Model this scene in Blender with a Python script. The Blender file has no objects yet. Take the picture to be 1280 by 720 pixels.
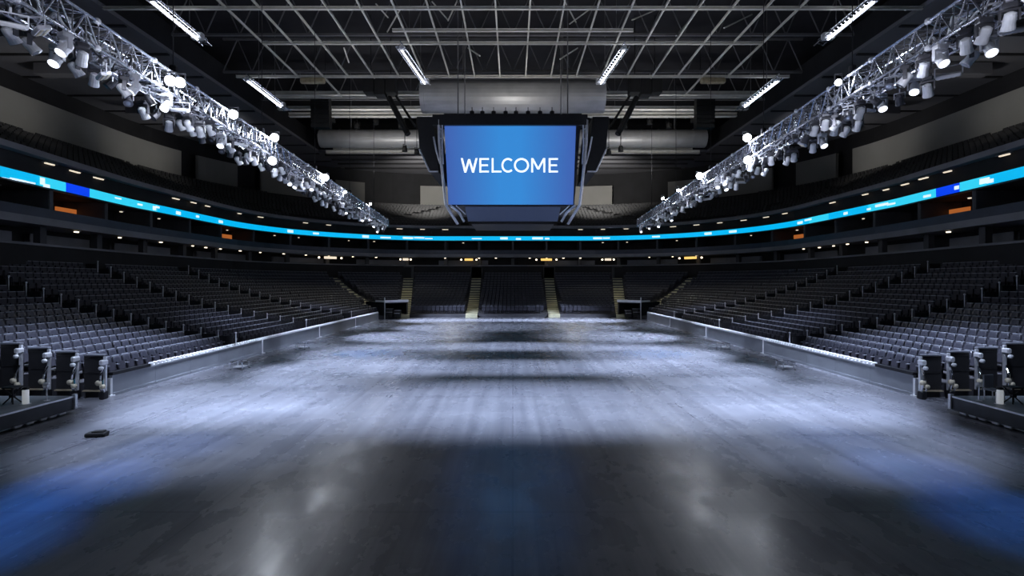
import bpy, math, random
from mathutils import Vector, Matrix
random.seed(7)
C = bpy.context.scene.collection
SC = bpy.context.scene
PI = math.pi
CAMZ, F = 4.5, 640.0

def at(px, py, Y):
    """photo pixel at depth Y -> world point"""
    return ((px - 641) * Y / F, Y, CAMZ + (352 - py) * Y / F)

# ------------------------------------------------------------------ materials
def mat(name, col, rough=.6, metal=0., noise=0., scale=4., emit=None, es=0., bump=0., spec=.5):
    m = bpy.data.materials.new(name); m.use_nodes = True
    nt = m.node_tree; b = nt.nodes['Principled BSDF']
    b.inputs['Base Color'].default_value = (*col, 1)
    b.inputs['Roughness'].default_value = rough
    b.inputs['Metallic'].default_value = metal
    b.inputs['Specular IOR Level'].default_value = spec
    if noise or bump:
        tc = nt.nodes.new('ShaderNodeTexCoord')
        n = nt.nodes.new('ShaderNodeTexNoise'); n.inputs['Scale'].default_value = scale
        n.inputs['Detail'].default_value = 4
        nt.links.new(tc.outputs['Object'], n.inputs['Vector'])
        if noise:
            r = nt.nodes.new('ShaderNodeValToRGB')
            r.color_ramp.elements[0].position = .3; r.color_ramp.elements[1].position = .7
            r.color_ramp.elements[0].color = (*[c * (1 - noise) for c in col], 1)
            r.color_ramp.elements[1].color = (*[min(1, c * (1 + noise)) for c in col], 1)
            nt.links.new(n.outputs['Fac'], r.inputs['Fac'])
            nt.links.new(r.outputs['Color'], b.inputs['Base Color'])
        if bump:
            bp = nt.nodes.new('ShaderNodeBump'); bp.inputs['Strength'].default_value = bump
            nt.links.new(n.outputs['Fac'], bp.inputs['Height'])
            nt.links.new(bp.outputs['Normal'], b.inputs['Normal'])
    if emit:
        b.inputs['Emission Color'].default_value = (*emit, 1)
        b.inputs['Emission Strength'].default_value = es
    return m

M = dict(
    conc=mat('dark_concrete', (.075, .078, .088), .8, noise=.25, scale=.6),
    step=mat('terrace_concrete', (.05, .05, .06), .85, noise=.2, scale=.8),
    stair=mat('olive_stair_nosing', (.50, .48, .33), .8, noise=.15, scale=1.5),
    sidestair=mat('side_stair_concrete', (.05, .05, .056), .8, noise=.2, scale=1.5),
    fascia=mat('grey_fascia', (.19, .195, .22), .6, noise=.2, scale=.4),
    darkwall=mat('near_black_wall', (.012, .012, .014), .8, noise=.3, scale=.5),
    bandwall=mat('warm_grey_wall', (.22, .215, .20), .8, noise=.12, scale=.15),
    soffit=mat('soffit_panel', (.16, .16, .175), .75, noise=.15, scale=.12),
    deck=mat('roof_deck', (.02, .02, .026), .9, noise=.3, scale=.4),
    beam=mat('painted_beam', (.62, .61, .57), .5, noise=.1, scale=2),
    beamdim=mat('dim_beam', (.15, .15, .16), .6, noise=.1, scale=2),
    duct=mat('galvanised_duct', (.42, .42, .43), .45, .35, noise=.12, scale=.7),
    alu=mat('bright_aluminium', (.80, .82, .92), .22, .85, noise=.08, scale=6),
    chrome=mat('chrome', (.85, .86, .9), .12, 1.),
    silver=mat('silver_paint', (.72, .73, .78), .35, .3, noise=.1, scale=5),
    white=mat('white_plastic', (.85, .86, .9), .4, noise=.05, scale=6),
    cream=mat('cream_metal', (.75, .68, .52), .45, noise=.1, scale=8),
    black=mat('black_plastic', (.012, .012, .014), .5, noise=.3, scale=5),
    blackm=mat('black_metal', (.02, .02, .024), .4, .3, noise=.2, scale=5),
    panel=mat('black_riser_panel', (.016, .016, .019), .55, noise=.3, scale=3),
    kick=mat('brass_kick_strip', (.45, .38, .26), .5, .2, noise=.2, scale=3),
    seat=mat('seat_upholstery', (.03, .03, .045), .62, noise=.2, scale=9),
    lit_rim=mat('seat_top_painted_light', (.24, .26, .31), .35),  # pale colour paints in the light falling on seat tops
    darkcan=mat('graphite_can', (.10, .10, .115), .35, .4, noise=.2, scale=5),
    seatsh=mat('seat_shell', (.045, .047, .066), .38, noise=.1, scale=9),
    seatfar=mat('seat_row_fabric', (.026, .026, .040), .6, noise=.15, scale=2),
    arm=mat('armrest_plastic', (.20, .21, .25), .35),
    barrier=mat('grey_barrier_panel', (.27, .29, .33), .45, noise=.12, scale=.7),
    navy=mat('navy_balustrade', (.02, .03, .06), .35, noise=.2, scale=1.),
    staged=mat('stage_deck_board', (.20, .23, .26), .5, noise=.15, scale=2.),
    stagek=mat('stage_skirt', (.035, .04, .05), .55, noise=.2, scale=2.),
    orange=mat('orange_lit_bar_wall', (.3, .1, .03), .6, emit=(1, .28, .06), es=.35),
    warm=mat('warm_lamp_glass', (1, .85, .6), .4, emit=(1, .82, .58), es=3.),
    warmdim=mat('warm_lamp_dim', (1, .85, .6), .4, emit=(1, .85, .65), es=.9),
    yellow=mat('yellow_lit_sign', (1, .7, .2), .4, emit=(1, .62, .16), es=1.1),
    cool=mat('cool_added_glow', (1, 1, 1), .4, emit=(.9, .94, 1), es=9.),
    lens=mat('lamp_lens_glow', (1, 1, 1), .3, emit=(.88, .92, 1), es=40.),
    softlens=mat('lamp_lens_soft', (.9, .92, 1), .2, emit=(.85, .9, 1), es=3.0),
    dimlens=mat('lamp_lens_off', (.35, .38, .45), .08, .4),
    cyan=mat('cyan_led', (0, .1, .15), .4, emit=(.0, .47, .86), es=1.0),
    cyan2=mat('pale_cyan_led', (0, .1, .15), .4, emit=(.03, .60, .85), es=1.05),
    blue=mat('deep_blue_led', (0, .02, .2), .4, emit=(.0, .05, .85), es=1.0),
    led_white=mat('white_led', (.8, .9, 1), .4, emit=(.72, .88, 1), es=1.0),
    letter=mat('white_lettering', (.9, .95, 1), .4, emit=(.86, .95, 1), es=1.05),
    rigblk=mat('speaker_black', (.008, .008, .009), .6, noise=.2, scale=4),
    hull=mat('scoreboard_black', (.014, .014, .017), .5, noise=.2, scale=3),
    lower=mat('unlit_lower_screen', (.03, .04, .07), .35, emit=(.03, .045, .10), es=.55),
    bottle=mat('white_tube_glow', (.9, .92, .95), .3, emit=(.9, .95, 1), es=.25),  # canister is no lamp; faint glow put into its white
)

def floor_mat():
    m = bpy.data.materials.new('polished_concrete'); m.use_nodes = True
    nt = m.node_tree; N = nt.nodes; L = nt.links; b = N['Principled BSDF']
    tc = N.new('ShaderNodeTexCoord')
    def noise(sc, det, sx=1, sy=1, ro=.6):
        mp = N.new('ShaderNodeMapping'); mp.inputs['Scale'].default_value = (sx, sy, 1)
        n = N.new('ShaderNodeTexNoise'); n.inputs['Scale'].default_value = sc
        n.inputs['Detail'].default_value = det; n.inputs['Roughness'].default_value = ro
        L.new(tc.outputs['Object'], mp.inputs['Vector']); L.new(mp.outputs['Vector'], n.inputs['Vector'])
        return n.outputs['Fac']
    def ramp(f, a, ca, c, cc):
        r = N.new('ShaderNodeMapRange'); r.data_type = 'FLOAT_VECTOR'; r.interpolation_type = 'LINEAR'
        cv = N.new('ShaderNodeCombineXYZ')
        for k in range(3): L.new(f, cv.inputs[k])
        L.new(cv.outputs[0], r.inputs[6])
        r.inputs[7].default_value = (a,) * 3; r.inputs[8].default_value = (c,) * 3; r.inputs[9].default_value = ca; r.inputs[10].default_value = cc
        return r.outputs[1]
    def mix(f, a, c, mode='MIX'):
        x = N.new('ShaderNodeMix'); x.data_type = 'RGBA'; x.blend_type = mode
        if isinstance(f, float): x.inputs[0].default_value = f
        else: L.new(f, x.inputs[0])
        L.new(a, x.inputs[6]); L.new(c, x.inputs[7]); return x.outputs[2]
    base = ramp(noise(.10, 3), .2, (.15, .157, .185), .8, (.27, .28, .31))
    streak = ramp(noise(.45, 6, .22, 2.0), .25, (.76, .76, .78), .75, (1, 1, 1))
    c = mix(1., base, streak, 'MULTIPLY')
    fine = ramp(noise(2.2, 8, 1, .8, .75), .3, (.82, .82, .84), .7, (1, 1, 1))
    c = mix(1., c, fine, 'MULTIPLY')
    scuff = ramp(noise(1.0, 7, 3.2, .09, .7), .38, (.70, .70, .72), .6, (1.05, 1.05, 1.05))
    c = mix(1., c, scuff, 'MULTIPLY')
    # slab joints
    br = N.new('ShaderNodeTexBrick'); br.offset = 0; br.inputs['Scale'].default_value = 1
    br.inputs['Brick Width'].default_value = 6.0; br.inputs['Row Height'].default_value = 5.0
    br.inputs['Mortar Size'].default_value = .022
    br.inputs['Color1'].default_value = (1, 1, 1, 1); br.inputs['Color2'].default_value = (.94, .94, .95, 1)
    br.inputs['Mortar'].default_value = (.62, .62, .64, 1)
    L.new(tc.outputs['Object'], br.inputs['Vector'])
    c = mix(1., c, br.outputs['Color'], 'MULTIPLY')
    L.new(c, b.inputs['Base Color'])
    r = ramp(noise(.9, 5, 1, .6), .3, (.19,) * 3, .7, (.36,) * 3)
    L.new(r, b.inputs['Roughness'])
    bp = N.new('ShaderNodeBump'); bp.inputs['Strength'].default_value = .14; bp.inputs['Distance'].default_value = .05
    L.new(noise(1.1, 5, .8, 1.6), bp.inputs['Height']); L.new(bp.outputs['Normal'], b.inputs['Normal'])
    b.inputs['Specular IOR Level'].default_value = .45
    return m
M['floor'] = floor_mat()

def screen_mat():
    m = bpy.data.materials.new('blue_screen_image'); m.use_nodes = True
    nt = m.node_tree; N = nt.nodes; L = nt.links; b = N['Principled BSDF']
    b.inputs['Base Color'].default_value = (.01, .02, .04, 1); b.inputs['Roughness'].default_value = .5
    tc = N.new('ShaderNodeTexCoord'); sp = N.new('ShaderNodeSeparateXYZ')
    L.new(tc.outputs['Generated'], sp.inputs[0])
    s = N.new('ShaderNodeMath'); s.operation = 'SUBTRACT'; s.inputs[1].default_value = .5; L.new(sp.outputs['X'], s.inputs[0])
    a = N.new('ShaderNodeMath'); a.operation = 'ABSOLUTE'; L.new(s.outputs[0], a.inputs[0])
    r = N.new('ShaderNodeValToRGB'); e = r.color_ramp.elements
    e[0].position = 0.08; e[0].color = (.034, .245, .66, 1); e[1].position = .49; e[1].color = (.046, .115, .42, 1)
    L.new(a.outputs[0], r.inputs['Fac']); L.new(r.outputs['Color'], b.inputs['Emission Color'])
    b.inputs['Emission Strength'].default_value = 1.0
    return m
M['screen'] = screen_mat()

# ------------------------------------------------------------------ mesh builder
class MB:
    def __init__(s): s.v = []; s.f = []; s.mi = []; s.cur = 0; s.smooth = False
    def add(s, vs, fs):
        o = len(s.v); s.v += [tuple(v) for v in vs]
        s.f += [tuple(i + o for i in f) for f in fs]; s.mi += [s.cur] * len(fs)
        return s
    def box(s, c, d, rz=0., M3=None):
        x, y, z = [k / 2 for k in d]
        vs = [Vector((a * x, b * y, e * z)) for e in (-1, 1) for a, b in ((-1, -1), (1, -1), (1, 1), (-1, 1))]
        R = M3 or Matrix.Rotation(rz, 3, 'Z'); c = Vector(c)
        return s.add([R @ v + c for v in vs], [(3, 2, 1, 0), (4, 5, 6, 7), (0, 1, 5, 4), (1, 2, 6, 5), (2, 3, 7, 6), (3, 0, 4, 7)])
    def bbox(s, c, d, b=.02, rz=0.):
        """box with chamfered vertical edges and top"""
        x, y, z = [k / 2 for k in d]; b = min(b, x * .45, y * .45, z * .45)
        def ring(ix, zz):
            X, Y = x - ix, y - ix
            return [(-X + b, -Y, zz), (X - b, -Y, zz), (X, -Y + b, zz), (X, Y - b, zz), (X - b, Y, zz), (-X + b, Y, zz), (-X, Y - b, zz), (-X, -Y + b, zz)]
        R = Matrix.Rotation(rz, 3, 'Z'); c = Vector(c); vs = []
        for ix, zz in ((b * .6, -z), (0, -z + b), (0, z - b), (b * .6, z)): vs += [R @ Vector(p) + c for p in ring(ix, zz)]
        fs = [tuple(range(7, -1, -1)), tuple(range(24, 32))]
        for k in range(3):
            for i in range(8): j = (i + 1) % 8; fs.append((k * 8 + i, k * 8 + j, k * 8 + 8 + j, k * 8 + 8 + i))
        return s.add(vs, fs)
    def tube(s, a, b, r, n=8, r2=None, cap=True):
        a = Vector(a); b = Vector(b); d = (b - a)
        if d.length < 1e-6: return s
        d.normalize(); u = d.orthogonal().normalized(); w = d.cross(u); r2 = r if r2 is None else r2
        vs = []
        for p, q in ((a, r), (b, r2)):
            for k in range(n):
                t = 2 * PI * k / n; vs.append(p + u * math.cos(t) * q + w * math.sin(t) * q)
        fs = [(k, (k + 1) % n, n + (k + 1) % n, n + k) for k in range(n)]
        if cap: fs += [tuple(range(n - 1, -1, -1)), tuple(range(n, 2 * n))]
        return s.add(vs, fs)
    def path(s, pts, r, n=6):
        for a, b in zip(pts, pts[1:]): s.tube(a, b, r, n)
        return s
    def prism(s, pts, y0, y1, flip=False):
        """polygon in XZ extruded along Y"""
        n = len(pts); vs = [(p[0], y0, p[1]) for p in pts] + [(p[0], y1, p[1]) for p in pts]
        fs = [tuple(range(n)), tuple(range(2 * n - 1, n - 1, -1))] + [(i, i + n, (i + 1) % n + n, (i + 1) % n) for i in range(n)]
        return s.add(vs, fs)
    def lathe(s, prof, n=16, c=(0, 0, 0)):
        vs = []
        for r, z in prof:
            for k in range(n): t = 2 * PI * k / n; vs.append((c[0] + r * math.cos(t), c[1] + r * math.sin(t), c[2] + z))
        fs = [(i * n + k, i * n + (k + 1) % n, (i + 1) * n + (k + 1) % n, (i + 1) * n + k) for i in range(len(prof) - 1) for k in range(n)]
        fs += [tuple(range(n - 1, -1, -1)), tuple(range((len(prof) - 1) * n, len(prof) * n))]
        return s.add(vs, fs)
    def build(s, name, m, parent=None, loc=None, label=None):
        me = bpy.data.meshes.new(name); me.from_pydata(s.v, [], s.f)
        for k in (m if isinstance(m, (list, tuple)) else [m]): me.materials.append(M[k])
        if isinstance(m, (list, tuple)): me.polygons.foreach_set('material_index', s.mi)
        if s.smooth: me.polygons.foreach_set('use_smooth', [True] * len(s.f))
        me.update()
        o = bpy.data.objects.new(name, me); C.objects.link(o)
        if parent: o.parent = parent
        if loc: o.location = loc
        if label: o['label'] = label
        return o

def tag(o, label, cat, group=None, kind=None):
    o['label'] = label; o['category'] = cat
    if group: o['group'] = group
    if kind: o['kind'] = kind
    return o
def thing(name, label, cat, loc=(0, 0, 0), rz=0., group=None):
    o = bpy.data.objects.new(name, None); C.objects.link(o); o.empty_display_size = .2
    o.location = loc; o.rotation_euler = (0, 0, rz)
    return tag(o, label, cat, group)
def struct(o, label=None):
    o['kind'] = 'structure'
    if label: o['label'] = label
    return o
def copy_tree(o, parent=None):
    c = o.copy(); C.objects.link(c)
    if parent: c.parent = parent
    for ch in list(o.children): copy_tree(ch, c)
    return c
ORD = ['', 'first', 'second', 'third', 'fourth', 'fifth', 'sixth', 'seventh', 'eighth', 'ninth', 'tenth']
def od(n):
    if n <= 10: return ORD[n]
    return '%d%s' % (n, 'th' if 10 < n % 100 < 14 else {1: 'st', 2: 'nd', 3: 'rd'}.get(n % 10, 'th'))
SIDE = {-1: 'left', 1: 'right'}

# ------------------------------------------------------------------ bowl plan
CX, CY, R0 = 10.8, 59., 5.
def stations(ys, dy=3.0, da=6, dx=2.7):
    S = []
    n = max(1, round((CY - ys) / dy))
    for i in range(n + 1): S.append((-CX, ys + (CY - ys) * i / n, -1., 0.))
    for i in range(1, 90 // da + 1):
        a = math.radians(i * da); S.append((-CX, CY, -math.cos(a), math.sin(a)))
    k = round(2 * CX / dx)
    for i in range(1, k + 1): S.append((-CX + 2 * CX * i / k, CY, 0., 1.))
    for i in range(90 // da - 1, -1, -1):
        a = math.radians(i * da); S.append((CX, CY, math.cos(a), math.sin(a)))
    for i in range(n - 1, -1, -1): S.append((CX, ys + (CY - ys) * i / n, 1., 0.))
    return S
def pt(st, d, z=0.):
    v = Vector((st[0] + st[2] * (R0 + d), st[1] + st[3] * (R0 + d), z))
    if d > 17.1 and v.y < 45: v.x -= math.copysign(.11 * (45 - v.y), v.x)   # the galleries bow inwards towards the near end
    return v
def sweep(prof, S, name, m, closed=False, cap=False, keep=None, parent=None):
    mb = MB(); n = len(prof); vs = [pt(st, d, z) for st in S for d, z in prof]; fs = []
    for i in range(len(S) - 1):
        if keep and not keep((S[i], S[i + 1])): continue
        for k in range(n if closed else n - 1):
            j = (k + 1) % n; fs.append((i * n + k, (i + 1) * n + k, (i + 1) * n + j, i * n + j))
    if cap: fs += [tuple(range(n)), tuple(range(len(vs) - 1, len(vs) - n - 1, -1))]
    mb.add(vs, fs)
    return mb.build(name, m, parent)
def rect(d0, d1, z0, z1): return [(d0, z0), (d1, z0), (d1, z1), (d0, z1)]
def ppx(p): return 641 + p[0] * F / max(p[1], .1)

NR = 17
def rise(i): return .12 * i + .010 * i * i
def tread(i): return .42 + rise(max(0, min(NR - 1, i)))
ZT = tread(NR - 1)

# floor, ground walls
mb = MB(); mb.box((0, 52, -.15), (130, 136, .3)); struct(mb.build('floor', 'floor'), 'polished grey concrete arena floor')
# terraces
prof = [(.12, 0)]
for i in range(NR):
    prof += [(i if i else .12, tread(i)), (i + 1, tread(i))]
prof += [(20.2, ZT), (20.2, 0)]
S20 = stations(20)
struct(sweep(prof, S20, 'seating_terrace', 'step', cap=True), 'dark stepped concrete seating terrace of the lower bowl')
SN = stations(-8)
# concourse wall behind last row
struct(sweep(rect(17.9, 18.2, 6.98, 7.14), S20, 'trim_10', 'fascia', True, True), 'narrow grey rail cap behind the last row')
struct(sweep(rect(17.95, 18.15, ZT, 6.98), S20, 'trim_1', 'darkwall', True, True), 'low dark wall behind the last row of lower seats')
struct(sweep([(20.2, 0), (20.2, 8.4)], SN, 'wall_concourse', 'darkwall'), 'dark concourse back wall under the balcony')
def kp(seg):
    x = ppx(pt(seg[0], 20)); return (int(abs(x - 641) // 34) % 3) != 0
struct(sweep(rect(19.7, 20.1, 7.25, 7.95), stations(-8, 1.5, 3, 1.35), 'trim_2', 'fascia', True, False, kp), 'broken grey band high on the concourse wall')
# balcony slab, suites
struct(sweep(rect(17.2, 22, 8.35, 8.85), SN, 'trim_3', 'fascia', True, True), 'curving grey concrete balcony edge under the suites')
struct(sweep(rect(17.32, 17.42, 8.85, 9.5), SN, 'trim_4', 'navy', True, True), 'navy balustrade along the suite balcony')
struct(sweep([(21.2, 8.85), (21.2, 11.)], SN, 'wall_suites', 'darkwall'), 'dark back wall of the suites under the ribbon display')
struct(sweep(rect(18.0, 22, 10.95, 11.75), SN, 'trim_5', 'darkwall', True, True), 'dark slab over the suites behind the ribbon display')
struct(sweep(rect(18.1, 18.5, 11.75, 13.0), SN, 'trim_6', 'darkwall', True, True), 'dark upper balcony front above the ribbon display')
struct(sweep(rect(17.4, 19.4, 13.0, 13.4), SN, 'trim_7', 'fascia', True, True), 'grey cap ledge of the upper balcony')
# upper bowl
prof = [(19, 13.3)]
for i in range(11): prof += [(19 + i, 13.4 + i * .46), (20 + i, 13.4 + i * .46)]
prof += [(30, 18.5)]
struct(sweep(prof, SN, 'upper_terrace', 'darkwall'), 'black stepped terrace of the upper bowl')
def kw(seg):
    x = abs(ppx(pt(seg[0], 30)) - 641); 
    if seg[0][1] < 40 and seg[0][3] == 0: return True
    return not (396 < x < 419 or 315 < x < 350 or 120 < x < 185 or 226 < x < 250)
SW = stations(-8, 1.5, 2, 1.35)
struct(sweep(rect(30, 30.4, 18.5, 22.), SW, 'wall_upper', 'bandwall', True, False, kw), 'warm grey wall band behind the upper bowl')
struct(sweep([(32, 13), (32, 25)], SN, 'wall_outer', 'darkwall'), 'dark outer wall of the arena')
mb = MB(); mb.box((0, -8.3, 13), (100, .4, 27)); struct(mb.build('wall_back', 'darkwall'), 'dark wall behind the camera end')

# roof: deck, soffits, edge fascias
mb = MB(); mb.box((0, 45, 31.1), (110, 120, .2)); struct(mb.build('ceiling', 'deck'), 'black roof deck above the steel grid')
mb = MB()
for s in (-1, 1): mb.box((s * 40, 45, 24.7), (20, 115, .35))
mb.box((0, 91, 24.7), (60, 24, .35))
struct(mb.build('ceiling_soffit', 'soffit'), 'lower grey soffit panels around the roof opening')
mb = MB()
for s in (-1, 1):
    mb.box((s * 30.1, 35, 25.9), (.25, 88, 2.1))
    for y in range(10, 100, 5): mb.box((s * 39, y, 24.47), (17.5, .28, .12))
for y in (80.5, 83.5, 86.5, 90): mb.box((0, y, 24.42), (59, .35, .22))
struct(mb.build('trim_8', 'darkwall'), 'dark seams and edges of the soffit panels')
mb = MB()
for s in (-1, 1):
    for y in (40, 47, 58, 66): mb.box((s * 38.5, y, 23.9), (10, 1.1, 1.0))
struct(mb.build('trim_9', 'soffit'), 'boxed beams under the side soffits')

# ------------------------------------------------------------------ roof steel
for k in range(9):
    for s in (-1, 1):
        X = s * (1.25 + 2.47 * k)
        y1 = 50 if k < 4 else (55.6 if k % 2 else 50)
        mb = MB()
        mb.box((X, (22 + y1) / 2, 24.5), (.12, y1 - 22, .04)); mb.box((X, (22 + y1) / 2, 24.57), (.04, y1 - 22, .12)); mb.box((X, (22 + y1) / 2, 24.64), (.09, y1 - 22, .03))
        o = mb.build('roof_joist', 'beam' if k != 4 else 'beam')
        tag(o, '%s grey steel joist running lengthwise in the roof, %s of the centre' % (od(k + 1), SIDE[s]), 'roof beam', 'lengthwise roof joists')
for i, (y, x0, x1) in enumerate([(30, -21, 21), (34, -21, 21), (37.5, -30, 30), (40.8, -9.6, 9.6), (43, -21, 21), (50, -27, 27), (55.6, -27, 27)]):
    mb = MB(); xm = (x0 + x1) / 2; L_ = x1 - x0
    mb.box((xm, y, 24.44), (L_, .20, .05)); mb.box((xm, y, 24.53), (L_, .06, .14)); mb.box((xm, y, 24.62), (L_, .22, .04))
    tag(mb.build('roof_girder', 'beam'), 'horizontal steel girder crossing the roof grid, %s from the top edge of the picture' % od(max(1, i - 1)) if i > 1 else 'horizontal steel girder crossing the roof just beyond the picture top, number %s' % ['one', 'two'][i], 'roof beam', 'crosswise roof girders')
# upper dark trusses with diagonal bracing
for i, y in enumerate((33, 38.5, 45, 53, 61)):
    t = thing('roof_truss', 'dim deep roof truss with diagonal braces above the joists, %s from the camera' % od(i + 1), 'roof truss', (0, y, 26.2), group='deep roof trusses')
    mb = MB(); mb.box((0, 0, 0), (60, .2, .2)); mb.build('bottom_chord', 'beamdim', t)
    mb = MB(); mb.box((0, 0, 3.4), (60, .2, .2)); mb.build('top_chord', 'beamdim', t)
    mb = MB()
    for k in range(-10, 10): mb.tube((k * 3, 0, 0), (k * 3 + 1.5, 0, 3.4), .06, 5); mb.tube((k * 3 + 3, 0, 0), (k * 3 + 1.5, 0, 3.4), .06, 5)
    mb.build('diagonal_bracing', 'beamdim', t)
for i, (a, b) in enumerate([((540, 2), (560, 25)), ((572, 0), (560, 26)), ((705, 0), (720, 28)), ((742, 8), (712, 30)), ((790, 25), (820, 12)), ((470, 5), (485, 22)), ((600, 70), (585, 60)), ((700, 74), (722, 60)), ((430, 60), (436, 78)), ((905, 35), (940, 18)), ((500, 12), (484, 40)), ((845, 45), (862, 25))]):
    mb = MB(); mb.tube(at(*a, 42), at(*b, 45), .06, 6)
    tag(mb.build('cross_brace', 'beam'), 'thin slanting steel brace in the roof grid, %s of twelve' % od(i + 1), 'brace', 'loose roof braces')

# big ducts
def duct(name, label, y, z, r, x0, x1, step=2.4):
    t = thing(name, label, 'air duct', ((x0 + x1) / 2, y, z), group='large round air ducts')
    L_ = (x1 - x0) / 2
    mb = MB(); mb.smooth = False; mb.tube((-L_, 0, 0), (L_, 0, 0), r, 28); mb.build('duct_body', 'duct', t)
    x = -L_ + .3
    while x < L_:
        m2 = MB(); m2.tube((x, 0, 0), (x + .12, 0, 0), r + .05, 28); m2.build('seam_ring', 'duct', t); x += step
    for xx in (-L_ * .55, L_ * .55): m3 = MB(); m3.tube((xx, 0, r * .9), (xx, 0, 30.9 - z), .05, 6); m3.build('hanger_rod', 'beamdim', t)
duct('air_duct', 'grey air duct right above the scoreboard', 51.8, 23.2, 1.6, -9.2, 9.2, 4.6)
duct('air_duct', 'upper grey duct above the scoreboard, behind the lower one', 55.2, 26.2, 1.0, -9.6, 9.6, 4.8)
duct('air_duct', 'long grey duct left of the scoreboard', 72, 24.6, 1.25, -27, -8)
duct('air_duct', 'long grey duct right of the scoreboard', 72, 24.6, 1.25, 8, 27)
duct('air_duct', 'higher thin duct left of the scoreboard', 66, 26.3, .7, -24, -10)
duct('air_duct', 'higher thin duct right of the scoreboard', 66, 26.3, .7, 10, 24)
for s in (-1, 1):
    for j, (y, z, h) in enumerate([(57.5, 25.6, .35), (60, 24.8, .3), (63, 25.0, .4), (75.5, 23.6, .4), (78.5, 25.0, 1.0)]):
        mb = MB(); mb.box((s * 18, y, z), (19, .35, h)); mb.box((s * 18, y, z - h / 2), (19, .6, .06)); mb.box((s * 18, y, z + h / 2), (19, .6, .06))
        tag(mb.build('roof_girder', 'beam'), '%s steel girder behind the roof grid, %s of the scoreboard' % (od(j + 1), SIDE[s]), 'roof beam', 'girders behind the roof grid')

# ------------------------------------------------------------------ lower bowl seats
AIS = (30., 40., 51.)
E_AIS = [((s * 13.4, 62.6), (s * 16.5, 81)) for s in (-1, 1)] + [((s * 5.15, 63.6), (s * 5.75, 81.2)) for s in (-1, 1)]
def seg_dist(p, a, b):
    ax, ay = a; dx, dy = b[0] - ax, b[1] - ay; L2 = dx * dx + dy * dy
    t = max(0, min(1, ((p[0] - ax) * dx + (p[1] - ay) * dy) / L2)); return math.hypot(p[0] - ax - t * dx, p[1] - ay - t * dy)
C45 = math.sqrt(.5)
def corner(p):
    """distance along / across the 45 degree corner axis"""
    x, y = abs(p[0]) - CX, p[1] - CY
    return (x + y) * C45 - R0, (x - y) * C45
def free(p, half=.27):
    if p[1] < CY:
        if any(abs(p[1] - a) < .72 + half for a in AIS): return False
    if any(seg_dist(p, a, b) < .75 + half for a, b in E_AIS): return False
    if p[1] > CY - 3:
        al, ac = corner(p)
        if al > -2 and abs(ac) < .7 + half: return False
        if al < 4.7 and abs(ac) < 2.1 + half: return False
    return True
PITCH = .52
def row_seats(i, off=.72, d0=0., pitch=PITCH, ys=20.15):
    d = d0 + i + off; out = []; k = 0
    n = int((CY - ys) / pitch)
    for s in (-1, 1):
        for k in range(n):
            y = ys + pitch * (k + .5); out.append((s * (CX + R0 + d), y, -s, 0., s, k))
        m = int((R0 + d) * PI / 2 / pitch)
        for k in range(m):
            a = (k + .5) / m * PI / 2; out.append((s * (CX + math.cos(a) * (R0 + d)), CY + math.sin(a) * (R0 + d), -s * math.cos(a), -math.sin(a), s, 999))
    m = int(2 * CX / pitch)
    for k in range(m): out.append((-CX + (k + .5) * 2 * CX / m, CY + R0 + d, 0., -1., 0, 999))
    return out

# detailed seat: parts face local +Y
def seat_parts(root):
    # shell / backrest
    mb = MB(); nx, nz = 6, 7; vs = []
    for side in (0, 1):
        for j in range(nz):
            t = j / (nz - 1); z = .40 + .58 * t
            w = .22 * (1 - .10 * t * t) * (1 if j < nz - 1 else .86)
            for i in range(nx):
                u = -1 + 2 * i / (nx - 1)
                y = -.02 - .13 * t + .035 * (u * u) + (.035 if side else -.02)
                vs.append((u * w, y, z - .03 * (u ** 4) * (j == nz - 1)))
    fs = []; n = nx * nz
    for j in range(nz - 1):
        for i in range(nx - 1):
            a = j * nx + i; fs.append((a, a + 1, a + nx + 1, a + nx)); fs.append((n + a, n + a + nx, n + a + nx + 1, n + a + 1))
    ring = [i for i in range(nx)] + [j * nx + nx - 1 for j in range(1, nz)] + [(nz - 1) * nx + i for i in range(nx - 2, -1, -1)] + [j * nx for j in range(nz - 2, 0, -1)]
    for a, b in zip(ring, ring[1:] + ring[:1]): fs.append((b, a, a + n, b + n))
    mb.add(vs, fs); mb.smooth = True; mb.build('backrest', 'seatsh', root)
    mb = MB(); mb.bbox((0, -.145, .985), (.42, .075, .045), .015); mb.build('painted_top_light', 'lit_rim', root, label='top edge painted pale as if lit from above')
    mb = MB(); mb.smooth = False   # tipped-up seat pan
    R = Matrix.Rotation(math.radians(12), 3, 'X')
    mb.box((0, .10, .58), (.40, .07, .36), M3=R); mb.box((0, .135, .575), (.34, .03, .29), M3=R)
    mb.build('seat_pan', 'seat', root)
    for s in (-1, 1):
        mb = MB(); mb.bbox((s * .228, .08, .665), (.05, .30, .035), .012); mb.box((s * .228, .0, .56), (.03, .10, .2)); mb.build('armrest', 'arm', root)
    mb = MB()
    mb.box((0, -.02, .36), (.46, .05, .06)); mb.box((0, -.02, .19), (.07, .05, .34)); mb.box((0, 0.02, .012), (.16, .22, .024)); mb.build('pedestal', 'blackm', root)

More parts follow.
